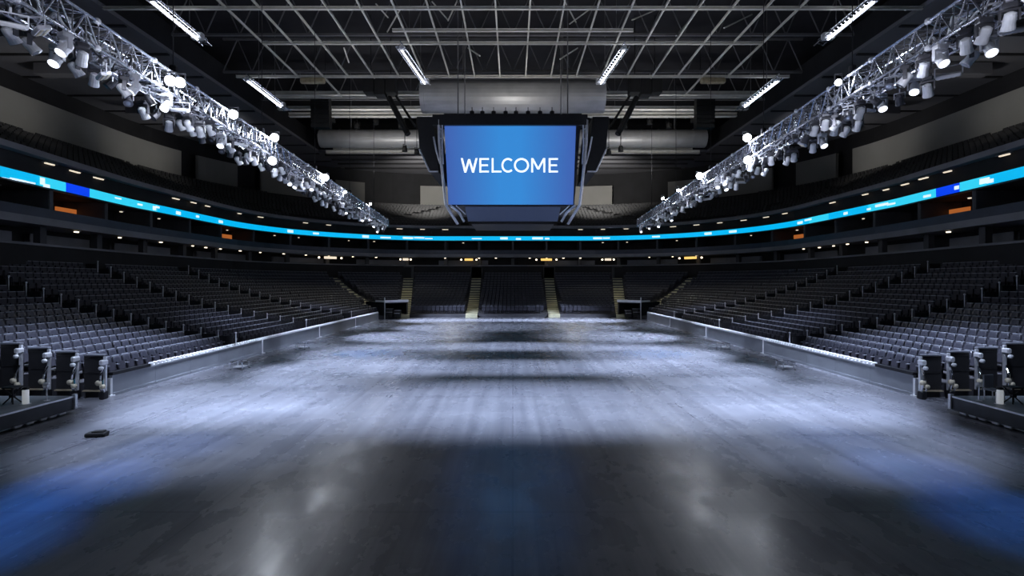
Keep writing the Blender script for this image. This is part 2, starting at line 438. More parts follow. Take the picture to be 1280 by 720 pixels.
def screen_xy(p): return 641 + p[0] * F / p[1], 352 - (p[2] - CAMZ) * F / p[1]
detail = {-1: [], 1: []}; rest = []
for i in range(NR):
    for (x, y, nx, ny, s, k) in row_seats(i):
        if not free((x, y)): continue
        z = tread(i)
        if s and k < 19 and y < 29.4:
            sx, sy = screen_xy((x, y, z + .9))
            if -6 < sx < 1286 and i < 10: detail[s].append((y, i, k, x, z, nx, ny)); continue
        rest.append((x, y, z, nx, ny))
far_det = []
for s in (-1, 1):
    detail[s].sort(key=lambda q: (math.hypot(q[0], q[3])))
    for q in detail[s][150:]: rest.append((q[3], q[0], q[4], q[5], q[6]))
    detail[s] = detail[s][:150]
proto = None
for s in (-1, 1):
    for (y, i, k, x, z, nx, ny) in detail[s]:
        from_aisle = int((29.11 - y) / PITCH) + 1
        lab = 'dark folding seat in the %s stand, %s row from floor, %s from the aisle' % (SIDE[s], od(i + 1), od(from_aisle))
        if proto is None:
            proto = thing('arena_seat', lab, 'seat'); seat_parts(proto); o = proto
        else: o = copy_tree(proto)
        o.location = (x, y, z); o.rotation_euler = (0, 0, math.atan2(-nx, ny))
        tag(o, lab, 'seat', 'folding seats of the %s near block' % SIDE[s])
# the mass of remaining seats
tmpl = MB()
tmpl.bbox((0, -.08, .70), (.44, .07, .56), .03)
tmpl.cur = 1; tmpl.bbox((0, -.10, .985), (.44, .075, .045), .015); tmpl.cur = 0; tmpl.box((0, .06, .58), (.40, .07, .34)); tmpl.box((.23, .06, .655), (.05, .26, .03)); tmpl.box((.23, .02, .4), (.04, .08, .5)); tmpl.box((0, -.05, .2), (.1, .06, .4))  # paler top edge paints in light from above
def mass(lst, name, m, label, T):
    mb = MB()
    for (x, y, z, nx, ny) in lst:
        # local +Y -> (nx,ny)
        vs = [(x + v[1] * nx + v[0] * ny, y + v[1] * ny - v[0] * nx, z + v[2]) for v in T.v]
        mb.add(vs, T.f); mb.mi[-len(T.f):] = T.mi
    o = mb.build(name, m); return tag(o, label, 'seats', kind='stuff')
mass(rest, 'seat_rows', ['seatfar', 'lit_rim'], 'rows upon rows of dark empty seats filling the lower bowl', tmpl)
tm2 = MB(); tm2.box((0, -.05, .62), (.46, .08, .5)); tm2.box((0, .1, .42), (.42, .3, .08))
up = []
for i in range(10):
    for q in row_seats(i, .72, 19.0, .58, 6):
        if (abs(q[0] * 1.0) + q[1]) % 13 > 1.2: up.append((q[0], q[1], 13.4 + i * .46, q[2], q[3]))
mass(up, 'upper_seat_rows', 'black', 'black unlit seat rows of the upper bowl', tm2)

# ------------------------------------------------------------------ aisles
def stair(a, b, name, m, w, label, i0=0):
    a = Vector((*a, 0)); b = Vector((*b, 0)); dr = (b - a).normalized(); ang = math.atan2(dr.y, dr.x)
    def dd(p):
        x, y = abs(p.x), p.y
        if y <= CY: return x - CX - R0
        if x <= CX: return y - CY - R0
        return math.hypot(x - CX, y - CY) - R0
    def find(d):
        lo, hi = 0., (b - a).length * 1.3
        for _ in range(40):
            m_ = (lo + hi) / 2
            if dd(a + dr * m_) < d: lo = m_
            else: hi = m_
        return lo
    mb = MB()
    for i in range(i0, NR):
        t0, t1 = find(i + (.14 if i == 0 else 0)), find(i + 1); tm = (t0 + t1) / 2
        z = tread(i); r = tread(i + 1) - z if i < NR - 1 else .2
        p = a + dr * ((t0 + tm) / 2); mb.box((p.x, p.y, z + .012), (tm - t0, w, .03), ang)
        p = a + dr * ((tm + t1) / 2); mb.box((p.x, p.y, z + r / 4), (t1 - tm, w, r / 2 + .02), ang)
    if i0 == 0 and name == 'aisle_stairs' and m == 'stair':
        t0 = find(0) ; p = a + dr * (t0 - .15); mb.box((p.x, p.y, .21), (.5, w, .42), ang)
    return struct(mb.build(name, m), label)
for j, (a, b) in enumerate(E_AIS):
    stair(a, b, 'aisle_stairs', 'stair', 1.45, 'olive aisle steps climbing the far end stand, %s' % ['far left', 'far right', 'left of the centre', 'right of the centre'][j])
for s in (-1, 1):
    c = (s * (CX + C45 * 9.6), CY + C45 * 9.6); e = (s * (CX + C45 * 22), CY + C45 * 22)
    stair(c, e, 'aisle_stairs', 'stair', 1.2, 'pale steps running up the %s far corner' % SIDE[s], 5)
    for n_, ya in enumerate(AIS):
        stair((s * 15.8, ya), (s * 33, ya), 'aisle_stairs', 'sidestair', 1.2, '%s aisle steps of the %s stand' % (ORD[n_ + 1], SIDE[s]))
        t = thing('aisle_railing', 'dark panelled railing with small silver posts along the %s aisle of the %s stand' % (ORD[n_ + 1], SIDE[s]), 'railing', (s * 15.8, ya - .68, 0), group='aisle railings')
        for i in range(NR):
            d = i + .5; z = tread(i)
            mb = MB(); mb.box((s * (d + .1), 0, z + .62), (.80, .05, .72)); mb.build('rail_panel', 'panel', t)
            mb = MB(); mb.tube((s * (i + .05), -.02, z), (s * (i + .05), -.02, z + 1.12), .028, 6); mb.lathe([(.03, 1.10), (.055, 1.13), (.05, 1.18), (.01, 1.2)], 8, (s * (i + .05), -.02, z)); mb.build('rail_post', 'silver', t)
    # railing of the far corner stairs
    # portal (vomitory) in the corner
    t = thing('tunnel_portal', 'dark tunnel mouth with pale top rail in the %s far corner' % SIDE[s], 'tunnel', (s * (CX + C45 * 7.0), CY + C45 * 7.0, 0), 0)
    ang = math.atan2(C45, s * C45)
    t.rotation_euler = (0, 0, ang + PI / 2)
    mb = MB()
    for x in (-1.55, 1.55): mb.box((x, 0, 1.0), (.2, 4.4, 2.0))
    mb.box((0, -2.1, 1.0), (3.1, .2, 2.0)); mb.box((0, 0, 1.93), (3.3, 4.4, .14)); mb.build('portal_walls', 'black', t)
    mb = MB(); mb.bbox((0, 2.25, 2.12), (3.4, .16, .30), .04); mb.box((-1.6, 1.2, 2.12), (.1, 2.1, .22)); mb.box((1.6, 1.2, 2.12), (.1, 2.1, .22)); mb.build('top_rail', 'white', t)
    mb = MB(); mb.tube((-s * 1.6, 2.2, 0), (-s * 1.6, 2.2, 2.6), .06, 8); mb.build('corner_post', 'silver', t)

# ------------------------------------------------------------------ side barriers
for s in (-1, 1):
    t = thing('floor_barrier', 'long grey barrier wall with painted bright ridge in front of the %s stand' % SIDE[s], 'barrier', (s * 15.78, 20.1, 0))
    y = 0.; n = 0
    while y < 39.5:
        mb = MB(); L_ = min(2.44, 39.9 - y); mb.box((0, y + L_ / 2, .41), (.09, L_ - .015, .82)); mb.box((-s * .055, y + L_ / 2, .06), (.03, L_ - .02, .12)); mb.box((s * 0, y + L_ / 2, .80), (.13, L_, .05))
        mb.build('barrier_panel', 'barrier', t); y += L_; n += 1
    mb = MB(); mb.tube((0, 2.2, .86), (0, 39.9, .86), .045, 8)
    yy = 2.25
    while yy < 39.8: mb.bbox((s * .02, yy, .90), (.17, .15, .17), .03); yy += .26  # white knobs stand in for the lit seats of the front row
    mb.build('painted_lit_ridge', 'white', t, label='white ridge along the barrier, painted for lit front seats')
    mb = MB(); mb.box((s * .02, 1.05, .88), (.20, 2.1, .12)); mb.build('cap_cover', 'blackm', t)
    mb = MB(); mb.box((0, -.06, .36), (.16, .10, .72)); mb.box((0, -.06, .03), (.22, .3, .06)); mb.build('end_post', 'white', t, label='short white end post')
    for k, yb in enumerate((12.0, 21.5, 31.)):
        mb = MB(); mb.box((-s * .09, yb, .42), (.05, .06, .84)); mb.box((-s * .14, yb, .03), (.2, .12, .04)); mb.build('post_bracket', 'white', t)
    # low tubular floor frames next to the barrier
    for k, (px, py) in enumerate(((300, 461), (378, 436))):
        Y = CAMZ * F / (py - 352); X = s * (641 - px) * Y / F
        q = thing('floor_stand', 'small shiny tubular floor stand by the %s barrier, %s one' % (SIDE[s], ['nearer', 'farther'][k]), 'stand', (X, Y, 0), 0, 'tubular floor stands')
        mb = MB()
        for xx in (-.3, .3): mb.path([(xx, -.35, .03), (xx, -.35, .38), (xx, .35, .38), (xx, .35, .03)], .026)
        mb.path([(-.3, -.35, .38), (.3, -.35, .38), (.3, .35, .38), (-.3, .35, .38)], .026); mb.build('tube_frame', 'chrome', q)
        mb = MB(); mb.bbox((0, 0, .12), (.5, .5, .05), .02); mb.build('tray', 'silver', q)
        for xx in (-.3, .3):
            for y_ in (-.35, .35): m_ = MB(); m_.lathe([(.05, 0), (.055, .02), (.03, .05)], 10, (xx, y_, 0)); m_.build('foot', 'black', q)
    # road cases in front of the corner
    for k, (px, w, h) in enumerate(((487, .85, 1.15), (497, .7, .95))):
        Y = 62.2; X = s * (641 - px) * Y / F
        q = thing('road_case', 'black equipment case at the %s far corner of the floor, %s one' % (SIDE[s], ['outer', 'inner'][k]), 'equipment case', (X, Y, 0), 0, 'road cases')
        mb = MB(); mb.bbox((0, 0, h / 2 + .1), (w, .7, h - .1), .03); mb.build('case_body', 'black', q)
        mb = MB(); mb.box((0, -.36, h * .7), (w + .01, .012, .04)); mb.box((0, 0, h + .055), (w + .01, .71, .02)); mb.build('metal_edging', 'silver', q)
        for xx in (-w / 2 + .1, w / 2 - .1):
            for y_ in (-.25, .25): m_ = MB(); m_.tube((xx - .02, y_, .06), (xx + .02, y_, .06), .06, 10); m_.build('caster', 'blackm', q)

# ------------------------------------------------------------------ near row ends
for s in (-1, 1):
    for i in range(6):
        X = s * (15.8 + i * 1.08 + .42); z0 = .30 + .03 * i; z1 = 1.62 + rise(i) * 1.0
        t = thing('row_end_panel', 'black panel closing the near end of the %s row of the %s stand' % (od(i + 1), SIDE[s]), 'panel', (X, 19.9, 0), 0, 'row end panels')
        mb = MB(); mb.box((0, 0, (z0 + z1) / 2), (.80, .10, z1 - z0)); mb.box((0, -.06, z1 - .12), (.8, .03, .03)); mb.box((0, -.06, (z0 + z1) / 2), (.8, .03, .02)); mb.build('panel_board', 'panel', t)
        mb = MB(); mb.bbox((0, -.02, z1 + .03), (.80, .18, .06), .02); mb.build('top_cap', 'arm', t)
        mb = MB(); mb.box((0, -.08, z0 - .03), (.82, .12, .045)); mb.build('kick_strip', 'kick', t, label='brass coloured kick strip')
        mb = MB(); mb.box((0, 0, z0 / 2 - .03), (.7, .05, z0 - .06)); mb.build('lower_board', 'panel', t)
        # chrome end standard with round fittings, between the panels
        q = thing('seat_end_standard', 'shiny end standard with round fittings beside the %s row of the %s stand' % (od(i + 1), SIDE[s]), 'seat standard', (X - s * .54, 19.60, 0), 0, 'shiny row end standards')
        mb = MB(); mb.box((0, .1, (z0 + z1) / 2), (.09, .08, z1 - z0)); mb.bbox((0, .02, z1 - .22), (.17, .3, .2), .04); mb.build('upright', 'silver', q)
        mb = MB()
        mb.path([(-.05, -.02, z0), (-.05, -.12, z0 + .3), (-.02, -.1, z0 + .62), (0, .04, z0 + .9)], .035, 8); mb.path([(.08, -.05, z0), (.09, -.14, z0 + .2), (.05, -.1, z0 + .45)], .03, 8); mb.build('curved_bracket', 'chrome', q)
        for (xx, zz, r) in ((-.08, z0 + .34, .10), (.07, z0 + .2, .09), (.02, z1 - .42, .075)):
            m_ = MB(); m_.smooth = True
            m_.tube((xx, -.17, zz), (xx, -.08, zz), r, 16); m_.build('round_fitting', 'cream' if r > .08 else 'white', q)
        mb = MB(); mb.bbox((0, .02, z0 / 2), (.2, .26, z0), .03); mb.build('foot_block', 'blackm', q)

# ------------------------------------------------------------------ stage platforms
for s in (-1, 1):
    t = thing('stage_platform', 'low grey stage platform with dark skirt at the %s edge of the picture' % SIDE[s], 'stage platform', (s * 15, 17.5, 0), 0)
    for k, (y0, y1) in enumerate(((-2.62, -.02), (-5.3, -2.66))):
        mb = MB(); mb.box((s * 1.8, (y0 + y1) / 2, .57), (3.6, y1 - y0, .06)); mb.build('deck_board', 'staged', t)
        mb = MB(); mb.box((s * .03, (y0 + y1) / 2, .335), (.06, y1 - y0 - .03, .41)); mb.build('side_skirt', 'stagek', t)
        mb = MB(); mb.box((s * -.01, (y0 + y1) / 2, .575), (.03, y1 - y0 - .01, .05)); mb.build('edge_trim', 'silver', t)
    mb = MB(); mb.box((s * 1.8, -.03, .335), (3.6, .05, .41)); mb.build('end_skirt', 'stagek', t)
    mb = MB(); mb.box((s * .0, .03, .40), (.12, .1, .5)); mb.build('corner_post', 'silver', t)
    for y in (-.3, -1.4, -2.5, -3.8, -5.0):
        for xx in (.25, 3.3):
            mb = MB(); mb.tube((s * xx, y, 0), (s * xx, y, .54), .035, 8); mb.lathe([(.06, 0), (.06, .02), (.035, .04)], 10, (s * xx, y, 0)); mb.build('leg', 'chrome', t)
    mb = MB()
    for y in (-.35, -.7, -1.05, -1.5, -1.9): mb.bbox((s * .16, y, .09), (.2, .26, .10), .03)
    mb.tube((s * .18, -2.4, .07), (s * .18, -.2, .07), .03, 6); mb.build('cable_bundle', 'silver', t)
    # cylinder on the platform
    X, Y, _ = at(641 + s * 609, 500, 16.3)
    q = thing('canister', 'upright white canister with black lid on the %s stage platform' % SIDE[s], 'canister', (X, Y, .60), 0, 'white canisters')
    mb = MB(); mb.smooth = False; mb.lathe([(.075, 0), (.085, .02), (.085, .44), (.07, .46)], 18); mb.build('canister_body', 'bottle', q)
    mb = MB(); mb.lathe([(.075, .46), (.09, .47), (.09, .53), (.05, .55)], 18); mb.build('lid', 'black', q)
    mb = MB(); mb.lathe([(.14, 0), (.14, .012), (.09, .02)], 18); mb.build('base_ring', 'silver', q)
    # small stand with crossed legs
    q = thing('equipment_stand', 'black folding equipment stand on the %s stage platform' % SIDE[s], 'stand', (X + s * .52, Y + .1, .60), 0, 'folding equipment stands')
    for k, (a, b) in enumerate((((-.16, -.15, 0), (.16, .15, .5)), ((.16, -.15, 0), (-.16, .15, .5)), ((-.16, .15, 0), (.16, -.15, .5)), ((.16, .15, 0), (-.16, -.15, .5)))):
        mb = MB(); mb.tube(a, b, .022, 6); mb.build('leg', 'blackm', q)
    mb = MB(); mb.bbox((0, 0, .52), (.38, .36, .05), .02); mb.build('top_tray', 'black', q)
    mb = MB(); mb.bbox((0, 0, .24), (.14, .14, .1), .03); mb.build('centre_hub', 'blackm', q)
    # small bright lamp / microphone box behind the canister
    q = thing('small_flood_lamp', 'small silver flood lamp on a short post beside the %s white canister' % SIDE[s], 'lamp', (X - s * .26, Y + .45, .60), 0, 'small flood lamps')
    mb = MB(); mb.tube((0, 0, 0), (0, 0, .5), .02, 6); mb.lathe([(.09, 0), (.09, .015), (.03, .03)], 12); mb.build('post', 'silver', q)
    mb = MB(); mb.bbox((0, 0, .53), (.18, .12, .14), .03); mb.build('lamp_head', 'white', q)
mb = MB(); mb.bbox((-12.1, 14.9, .06), (.52, .30, .12), .05, .2); mb.bbox((-12.06, 14.92, .13), (.3, .2, .06), .03, .2)
tag(mb.build('cable_box', 'black'), 'small black cable box lying on the floor near the left stage platform', 'cable box')
q = thing('grey_chair', 'grey chair back standing behind the right white canister', 'chair', (15.75, 16.75, .60), .2)
mb = MB(); mb.bbox((0, 0, .36), (.4, .4, .05), .02); mb.build('seat', 'arm', q)
mb = MB(); mb.bbox((0, .18, .62), (.4, .05, .42), .02); mb.build('backrest', 'arm', q)
for a in (-.17, .17):
    for b in (-.17, .17): mb = MB(); mb.tube((a, b, 0), (a, b, .35), .018, 6); mb.build('leg', 'silver', q)

# ------------------------------------------------------------------ ribbon display
rb = thing('ribbon_display', 'glowing cyan ribbon display curving around the whole bowl', 'led display', (0, 0, 0))
SR = stations(0, 1.2, 2, 1.35)
def seg_mesh(sel, m, name, d0, d1, z0, z1):
    mb = MB(); o = None
    for a, b in zip(SR, SR[1:]):
        x = ppx((pt(a, d0) + pt(b, d0)) / 2) if min(pt(a, d0).y, pt(b, d0).y) > 25 else -99
        if sel(x):
            vs = [pt(st, d, z) for st in (a, b) for d, z in rect(d0, d1, z0, z1)]
            mb.add(vs, [(0, 3, 7, 4), (3, 2, 6, 7), (2, 1, 5, 6), (1, 0, 4, 5), (0, 1, 2, 3), (7, 6, 5, 4)])
        elif mb.v: o = mb.build(name, m, rb); mb = MB()
    if mb.v: o = mb.build(name, m, rb)
    return o
isb = lambda x: 86 < x < 117 or 1166 < x < 1196
isp = lambda x: 40 < x < 86 or 117 < x < 200 or 1010 < x < 1040 or 1080 < x < 1166 or 1196 < x < 1240
seg_mesh(lambda x: isb(x), 'blue', 'blue_panel', 17.62, 17.7, 11.07, 11.72)['label'] = 'deep blue stretch of the ribbon'
seg_mesh(lambda x: isp(x) and not isb(x), 'cyan2', 'pale_cyan_panel', 17.62, 17.7, 11.07, 11.72)
seg_mesh(lambda x: not isp(x) and not isb(x), 'cyan', 'cyan_panel', 17.62, 17.7, 11.07, 11.72)
sweep(rect(17.70, 17.99, 10.95, 11.79), SR, 'ribbon_housing', 'black', True, True, None, rb)
def at_px(px, d):
    best = min(((abs(ppx(pt(st, d)) - px), i) for i, st in enumerate(SR) if pt(st, d).y > 25))[1]
    j = best + 1 if (ppx(pt(SR[min(best + 1, len(SR) - 1)], d)) - px) * (ppx(pt(SR[best], d)) - px) < 0 else best - 1
    a, b = pt(SR[best], d), pt(SR[j], d); xa, xb = ppx(a), ppx(b)
    t = (px - xa) / (xb - xa) if abs(xb - xa) > 1e-6 else 0
    t = max(-.5, min(1, t)); p = a.lerp(b, t); st = SR[best]
    return p, math.atan2(st[3], st[2]) + PI / 2
for px, w, h, zc in [(53, .35, .62, 11.4), (58, .5, .3, 11.15), (30, 1.6, .14, 11.1), (18, 1.6, .14, 11.1), (147, .8, .16, 11.5), (175, .6, .2, 11.4), (193, .4, .5, 11.35), (197, .5, .26, 11.5), (223, .7, .42, 11.35), (247, .5, .3, 11.4), (276, .8, .4, 11.35), (363, .9, .5, 11.4), (395, .9, .35, 11.4), (457, 1.0, .5, 11.4), (482, 1.6, .3, 11.35), (510, 1.6, .4, 11.4), (524, 1.6, .3, 11.45), (536, 1.2, .2, 11.35), (596, 1.6, .22, 11.35), (630, 1.2, .45, 11.4), (648, .8, .35, 11.3), (672, 1.7, .45, 11.4), (684, .7, .35, 11.35), (747, 1.4, .4, 11.4), (758, 1.1, .3, 11.4), (820, 1.2, .3, 11.4), (885, 1.1, .45, 11.4), (916, 1.2, .4, 11.4), (1000, 1.0, .4, 11.35), (1010, 1.3, .26, 11.5), (1057, .6, .35, 11.35), (1086, .5, .25, 11.3), (1102, 1.6, .3, 11.45), (1114, 1.0, .22, 11.35), (1160, .9, .25, 11.3), (1196, .4, .35, 11.4), (1232, .9, .5, 11.4), (1238, .5, .35, 11.3)]:
    p, a = at_px(px, 17.60)
    mb = MB(); mb.box((0, 0, 0), (w, .03, h * .75))
    o = mb.build('advert_mark', 'led_white', rb, (p.x, p.y, zc)); o.rotation_euler = (0, 0, a)

# suite partitions, lamps
SP = stations(2, 5.5, 15, 5.4)
for i, st in enumerate(SP):
    a = math.atan2(st[3], st[2]); p = pt(st, 19.5, 9.88)
    mb = MB(); mb.box(p, (3.3, .35, 2.1), a); mb.box(pt(st, 17.9, 9.88), (.22, .3, 2.1), a)
    struct(mb.build('partition_wall', 'conc'), 'dark partition between two suites')
    # upright columns between concourse and balcony
    mb = MB(); mb.box(pt(st, 18.6, (ZT + 8.35) / 2), (.5, .5, 8.35 - ZT), a); struct(mb.build('concourse_column', 'conc'), 'dark column under the balcony')
rnd = random.Random(3)
SL = stations(21, 2.6, 9, 2.7)
nl = 0
for i, st in enumerate(SL):
    a = math.atan2(st[3], st[2])
    for (d, z, w, m, nm, grp, cat, prob, desc) in ((17.75, 8.28, .34, 'warm', 'downlight', 'downlights under the balcony', 'downlight', .62, 'small warm downlight under the balcony'),
                                      (17.75, 12.84, 1.0, 'warmdim', 'strip_light', 'strip lights under the upper ledge', 'strip light', .8, 'dim strip light under the upper ledge'),
                                      (19.4, 10.84, .3, 'warmdim', 'suite_lamp', 'suite ceiling lamps', 'ceiling lamp', .6, 'faint ceiling lamp inside the suites')):
        if rnd.random() > prob: continue
        p = pt(st, d + rnd.uniform(-.1, .3), z); px_ = ppx(p)
        t = thing(nm, '%s, %s side, %d steps along from the near end' % (desc, 'left' if px_ < 600 else ('right' if px_ > 682 else 'far'), (i if px_ < 641 else len(SL) - 1 - i) + 1), cat, p, a + PI / 2, grp)
        mb = MB(); mb.box((0, 0, .04), (w + .08, .2, .06)); mb.build('lamp_housing', 'fascia', t)
        mb = MB(); ww = w * rnd.uniform(.6, 1); mb.bbox((0, -.02, -.03), (ww, .16, .08), .02); mb.build('lamp_glass', m, t)
for s in (-1, 1):
    for (px, w, lab) in ((90, 3.0, 'nearer'), (283, 1.8, 'farther')):
        p, a = at_px(641 + s * (641 - px), 20.2)
        mb = MB(); mb.box((0, 0, 0), (w, .1, .7)); mb.box((0, -.1, -.5), (w + .3, .3, .06))
        o = mb.build('lit_bar_front', 'orange', None, (p.x, p.y, 10.0)); o.rotation_euler = (0, 0, a)
        tag(o, 'orange lit bar front inside the %s suites, %s one' % (SIDE[s], lab), 'bar front', 'orange bar fronts')
# illuminated aisle signs at the far end
for j, (px, w, kk) in enumerate(((507, 1.6, 0), (586, 2.4, 1), (683, 3.2, 1), (760, 1.8, 0), (413, 3.4, 0), (863, 3.4, 1))):
    p, a = at_px(px, 17.5)
    t = thing('aisle_sign', 'small lit sign over the far aisle, %s from the left' % od([2, 3, 4, 5, 1, 6][j]), 'sign', (p.x, p.y, 8.0), a, 'lit aisle signs')
    mb = MB(); mb.bbox((0, 0, 0), (w * .55, .1, .34), .03); mb.build('sign_face', 'yellow' if kk else 'warmdim', t)
    for x in (-w / 2, w / 2): mb = MB(); mb.lathe([(.02, .12), (.13, .08), (.15, -.05), (.08, -.14)], 10, (x, 0, 0)); mb.build('globe_lamp', 'warm', t)
    mb = MB(); mb.box((0, 0, .22), (w + .1, .06, .05)); mb.box((-w * .3, 0, .3), (.04, .04, .14)); mb.box((w * .3, 0, .3), (.04, .04, .14)); mb.build('mounting_bar', 'blackm', t)
# doorway openings above end aisles
for j, X in enumerate((-16.6, -5.8, 5.8, 16.6)):
    Y = 81.5 if abs(X) < 10 else CY + math.sqrt((R0 + 17.6) ** 2 - (abs(X) - CX) ** 2)
    mb = MB()
    for sx in (-.85, .85): mb.box((X + sx, Y + .3, ZT + .95), (.09, .3, 1.9))
    mb.box((X, Y + .3, ZT + 1.92), (1.8, .3, .09)); mb.box((X, Y + .5, ZT + .95), (1.6, .1, 1.9))
    struct(mb.build('door_%d' % (j + 1), ['conc']), 'framed exit opening at the top of a far aisle')

# ------------------------------------------------------------------ scoreboard
sb = thing('scoreboard', 'hanging centre scoreboard with blue WELCOME screen', 'scoreboard', (0, 41, 10.4))
def L3(p): return Vector(p) - Vector((0, 41, 10.4))
TL, TR = at(555.5, 157, 40), at(720, 157, 40); BL, BR = at(560.5, 255.5, 41.6), at(716.5, 255.5, 41.6)
ztop, zbot = TL[2], BL[2]
def quadslab(c4, th, name, m, parent=sb, out=Vector((0, 1, .0))):
    vs = [L3(p) for p in c4]; vs += [v + out * th for v in vs]
    mb = MB(); mb.add(vs, [(0, 1, 2, 3), (7, 6, 5, 4), (0, 4, 5, 1), (1, 5, 6, 2), (2, 6, 7, 3), (3, 7, 4, 0)]); return mb.build(name, m, parent)
scr = quadslab([TL, BL, BR, TR], .12, 'front_screen', 'screen'); scr['label'] = 'bright blue screen showing WELCOME'
# hull behind the screen
hx, hb = 5.35, 5.0
mb = MB()
vs = [(-hx, 40.15, ztop + .5), (hx, 40.15, ztop + .5), (hb, 41.75, zbot - .1), (-hb, 41.75, zbot - .1), (-hx, 50.5, ztop + .5), (hx, 50.5, ztop + .5), (hb, 49, zbot - .1), (-hb, 49, zbot - .1)]
mb.add([L3(v) for v in vs], [(0, 3, 2, 1), (4, 5, 6, 7), (0, 1, 5, 4), (3, 7, 6, 2), (0, 4, 7, 3), (1, 2, 6, 5)]); mb.build('housing', 'hull', sb)
# header
mb = MB(); a = at(541, 144, 39.9); b = at(734, 157, 39.9)
mb.box(L3(((a[0] + b[0]) / 2, 40.1, (a[2] + b[2]) / 2)), (b[0] - a[0], .8, a[2] - b[2])); mb.build('header_box', 'hull', sb)
for px in (590, 603, 617, 632, 645, 660, 675, 690):
    p = at(px, 142, 40.1); mb = MB(); mb.bbox(L3(p), (.34, .3, .36), .05); mb.tube(L3(p) + Vector((0, 0, .1)), L3(p) + Vector((0, 0, .5)), .03, 6); mb.build('header_fixture', 'blackm', sb)
# side screen wings
for s in (-1, 1):
    P = [at(641 + s * (641 - x), y, 42)[0::2] for x, y in ((541, 146), (521, 146), (524.5, 187), (537, 214.5), (548, 214.5), (545, 180))]
    P = [(x, z - 10.4) for x, z in P]
    mb = MB(); mb.prism(P, 1.0, 7.5); mb.build('side_screen', 'hull', sb)
    mb = MB(); mb.path([(P[2][0], .94, P[2][1]), (P[3][0], .94, P[3][1]), (P[4][0], .94, P[4][1])], .07, 8); mb.build('wing_edge_tube', 'silver', sb)
    def q(x, y, Y=39.8): return L3(at(641 + s * (641 - x), y, Y))
    mb = MB(); mb.path([q(548.5, 150), q(549, 178), q(551, 200), q(557, 256), q(572, 280, 41)], .11, 8); mb.build('corner_tube', 'silver', sb)
    mb = MB(); mb.path([q(553, 150), q(552.5, 180), q(554, 205)], .06, 8); mb.path([q(542, 171), q(545, 187), q(550, 205)], .07, 8)
    for yy in (160, 172, 186): mb.tube(q(548.7, yy), q(553, yy + 2), .04, 6)
    mb.build('corner_bracket', 'silver', sb)
    mb = MB(); mb.path([q(563, 257, 40.4), q(574, 266, 41), q(580, 277, 41.4)], .10, 8); mb.path([q(570, 257, 40.4), q(582, 268, 41)], .05, 8); mb.build('lower_bracket', 'silver', sb)
A = [at(581, 258, 42.2), at(585, 276.5, 43), at(697, 276.5, 43), at(701, 258, 42.2)]
quadslab(A, .15, 'lower_screen', 'lower')['label'] = 'dim navy lower fascia screen'
mb = MB(); mb.box(L3((0, 46, 10.3)), (7.0, 5.4, 1.9)); mb.build('lower_housing', 'hull', sb)
for x in (-4.5, 4.5):
    for y in (42, 48): mb = MB(); mb.tube(L3((x, y, ztop + .4)), L3((x, y, 30.9)), .05, 6); mb.build('suspension_cable', 'beamdim', sb)
# rear & side faces
for s in (-1, 1):
    pass
# lettering, each letter built from strokes in the plane of the screen (u right, w up, in photo pixels)
T_ = 2.35
def strokes(ch, x0, x1):
    h = 17.8; m = (x0 + x1) / 2; w = x1 - x0; t = T_
    def bar(a, b, tt=t):
        a = Vector(a); b = Vector(b); d = (b - a).normalized(); n = Vector((-d.y, d.x)) * tt / 2
        return [a - n, b - n, b + n, a + n]
    def vert(x): return [(x - t / 2, 0), (x + t / 2, 0), (x + t / 2, h), (x - t / 2, h)]
    def hor(xa, xb, y): return [(xa, y - t * .45), (xb, y - t * .45), (xb, y + t * .45), (xa, y + t * .45)]
    def slant(xa, ya, xb, yb): q = t * .56; return [(xa - q, ya), (xa + q, ya), (xb + q, yb), (xb - q, yb)]
    q = t * .56
    if ch == 'W': return [slant(x0 + w * .27, 0, x0 + q, h), slant(x0 + w * .27, 0, m, h * .93), slant(x1 - w * .27, 0, m, h * .93), slant(x1 - w * .27, 0, x1 - q, h)]
    if ch == 'M': return [vert(x0 + t / 2), vert(x1 - t / 2), slant(m, h * .22, x0 + q, h), slant(m, h * .22, x1 - q, h)]
    if ch == 'E': return [vert(x0 + t / 2), hor(x0, x1, h - t * .45), hor(x0, x1 - w * .1, h / 2), hor(x0, x1, t * .45)]
    if ch == 'L': return [vert(x0 + t / 2), hor(x0, x1, t * .45)]
    a0, a1 = (48, 312) if ch == 'C' else (0, 360); out = []; n = 22; R_ = h / 2 + .2; rx = (w / 2 if ch == 'O' else w * .56); cx = m if ch == 'O' else x0 + rx
    for k in range(n):
        p = [math.radians(a0 + (a1 - a0) * (k + e) / n) for e in (0, 1)]
        out.append([(cx + math.cos(p[0]) * rx, h / 2 + math.sin(p[0]) * R_), (cx + math.cos(p[1]) * rx, h / 2 + math.sin(p[1]) * R_), (cx + math.cos(p[1]) * (rx - t), h / 2 + math.sin(p[1]) * (R_ - t)), (cx + math.cos(p[0]) * (rx - t), h / 2 + math.sin(p[0]) * (R_ - t))])
    return out
tl, bl, tr = Vector(TL), Vector(BL), Vector(TR)
upv_ = (tl - bl); 
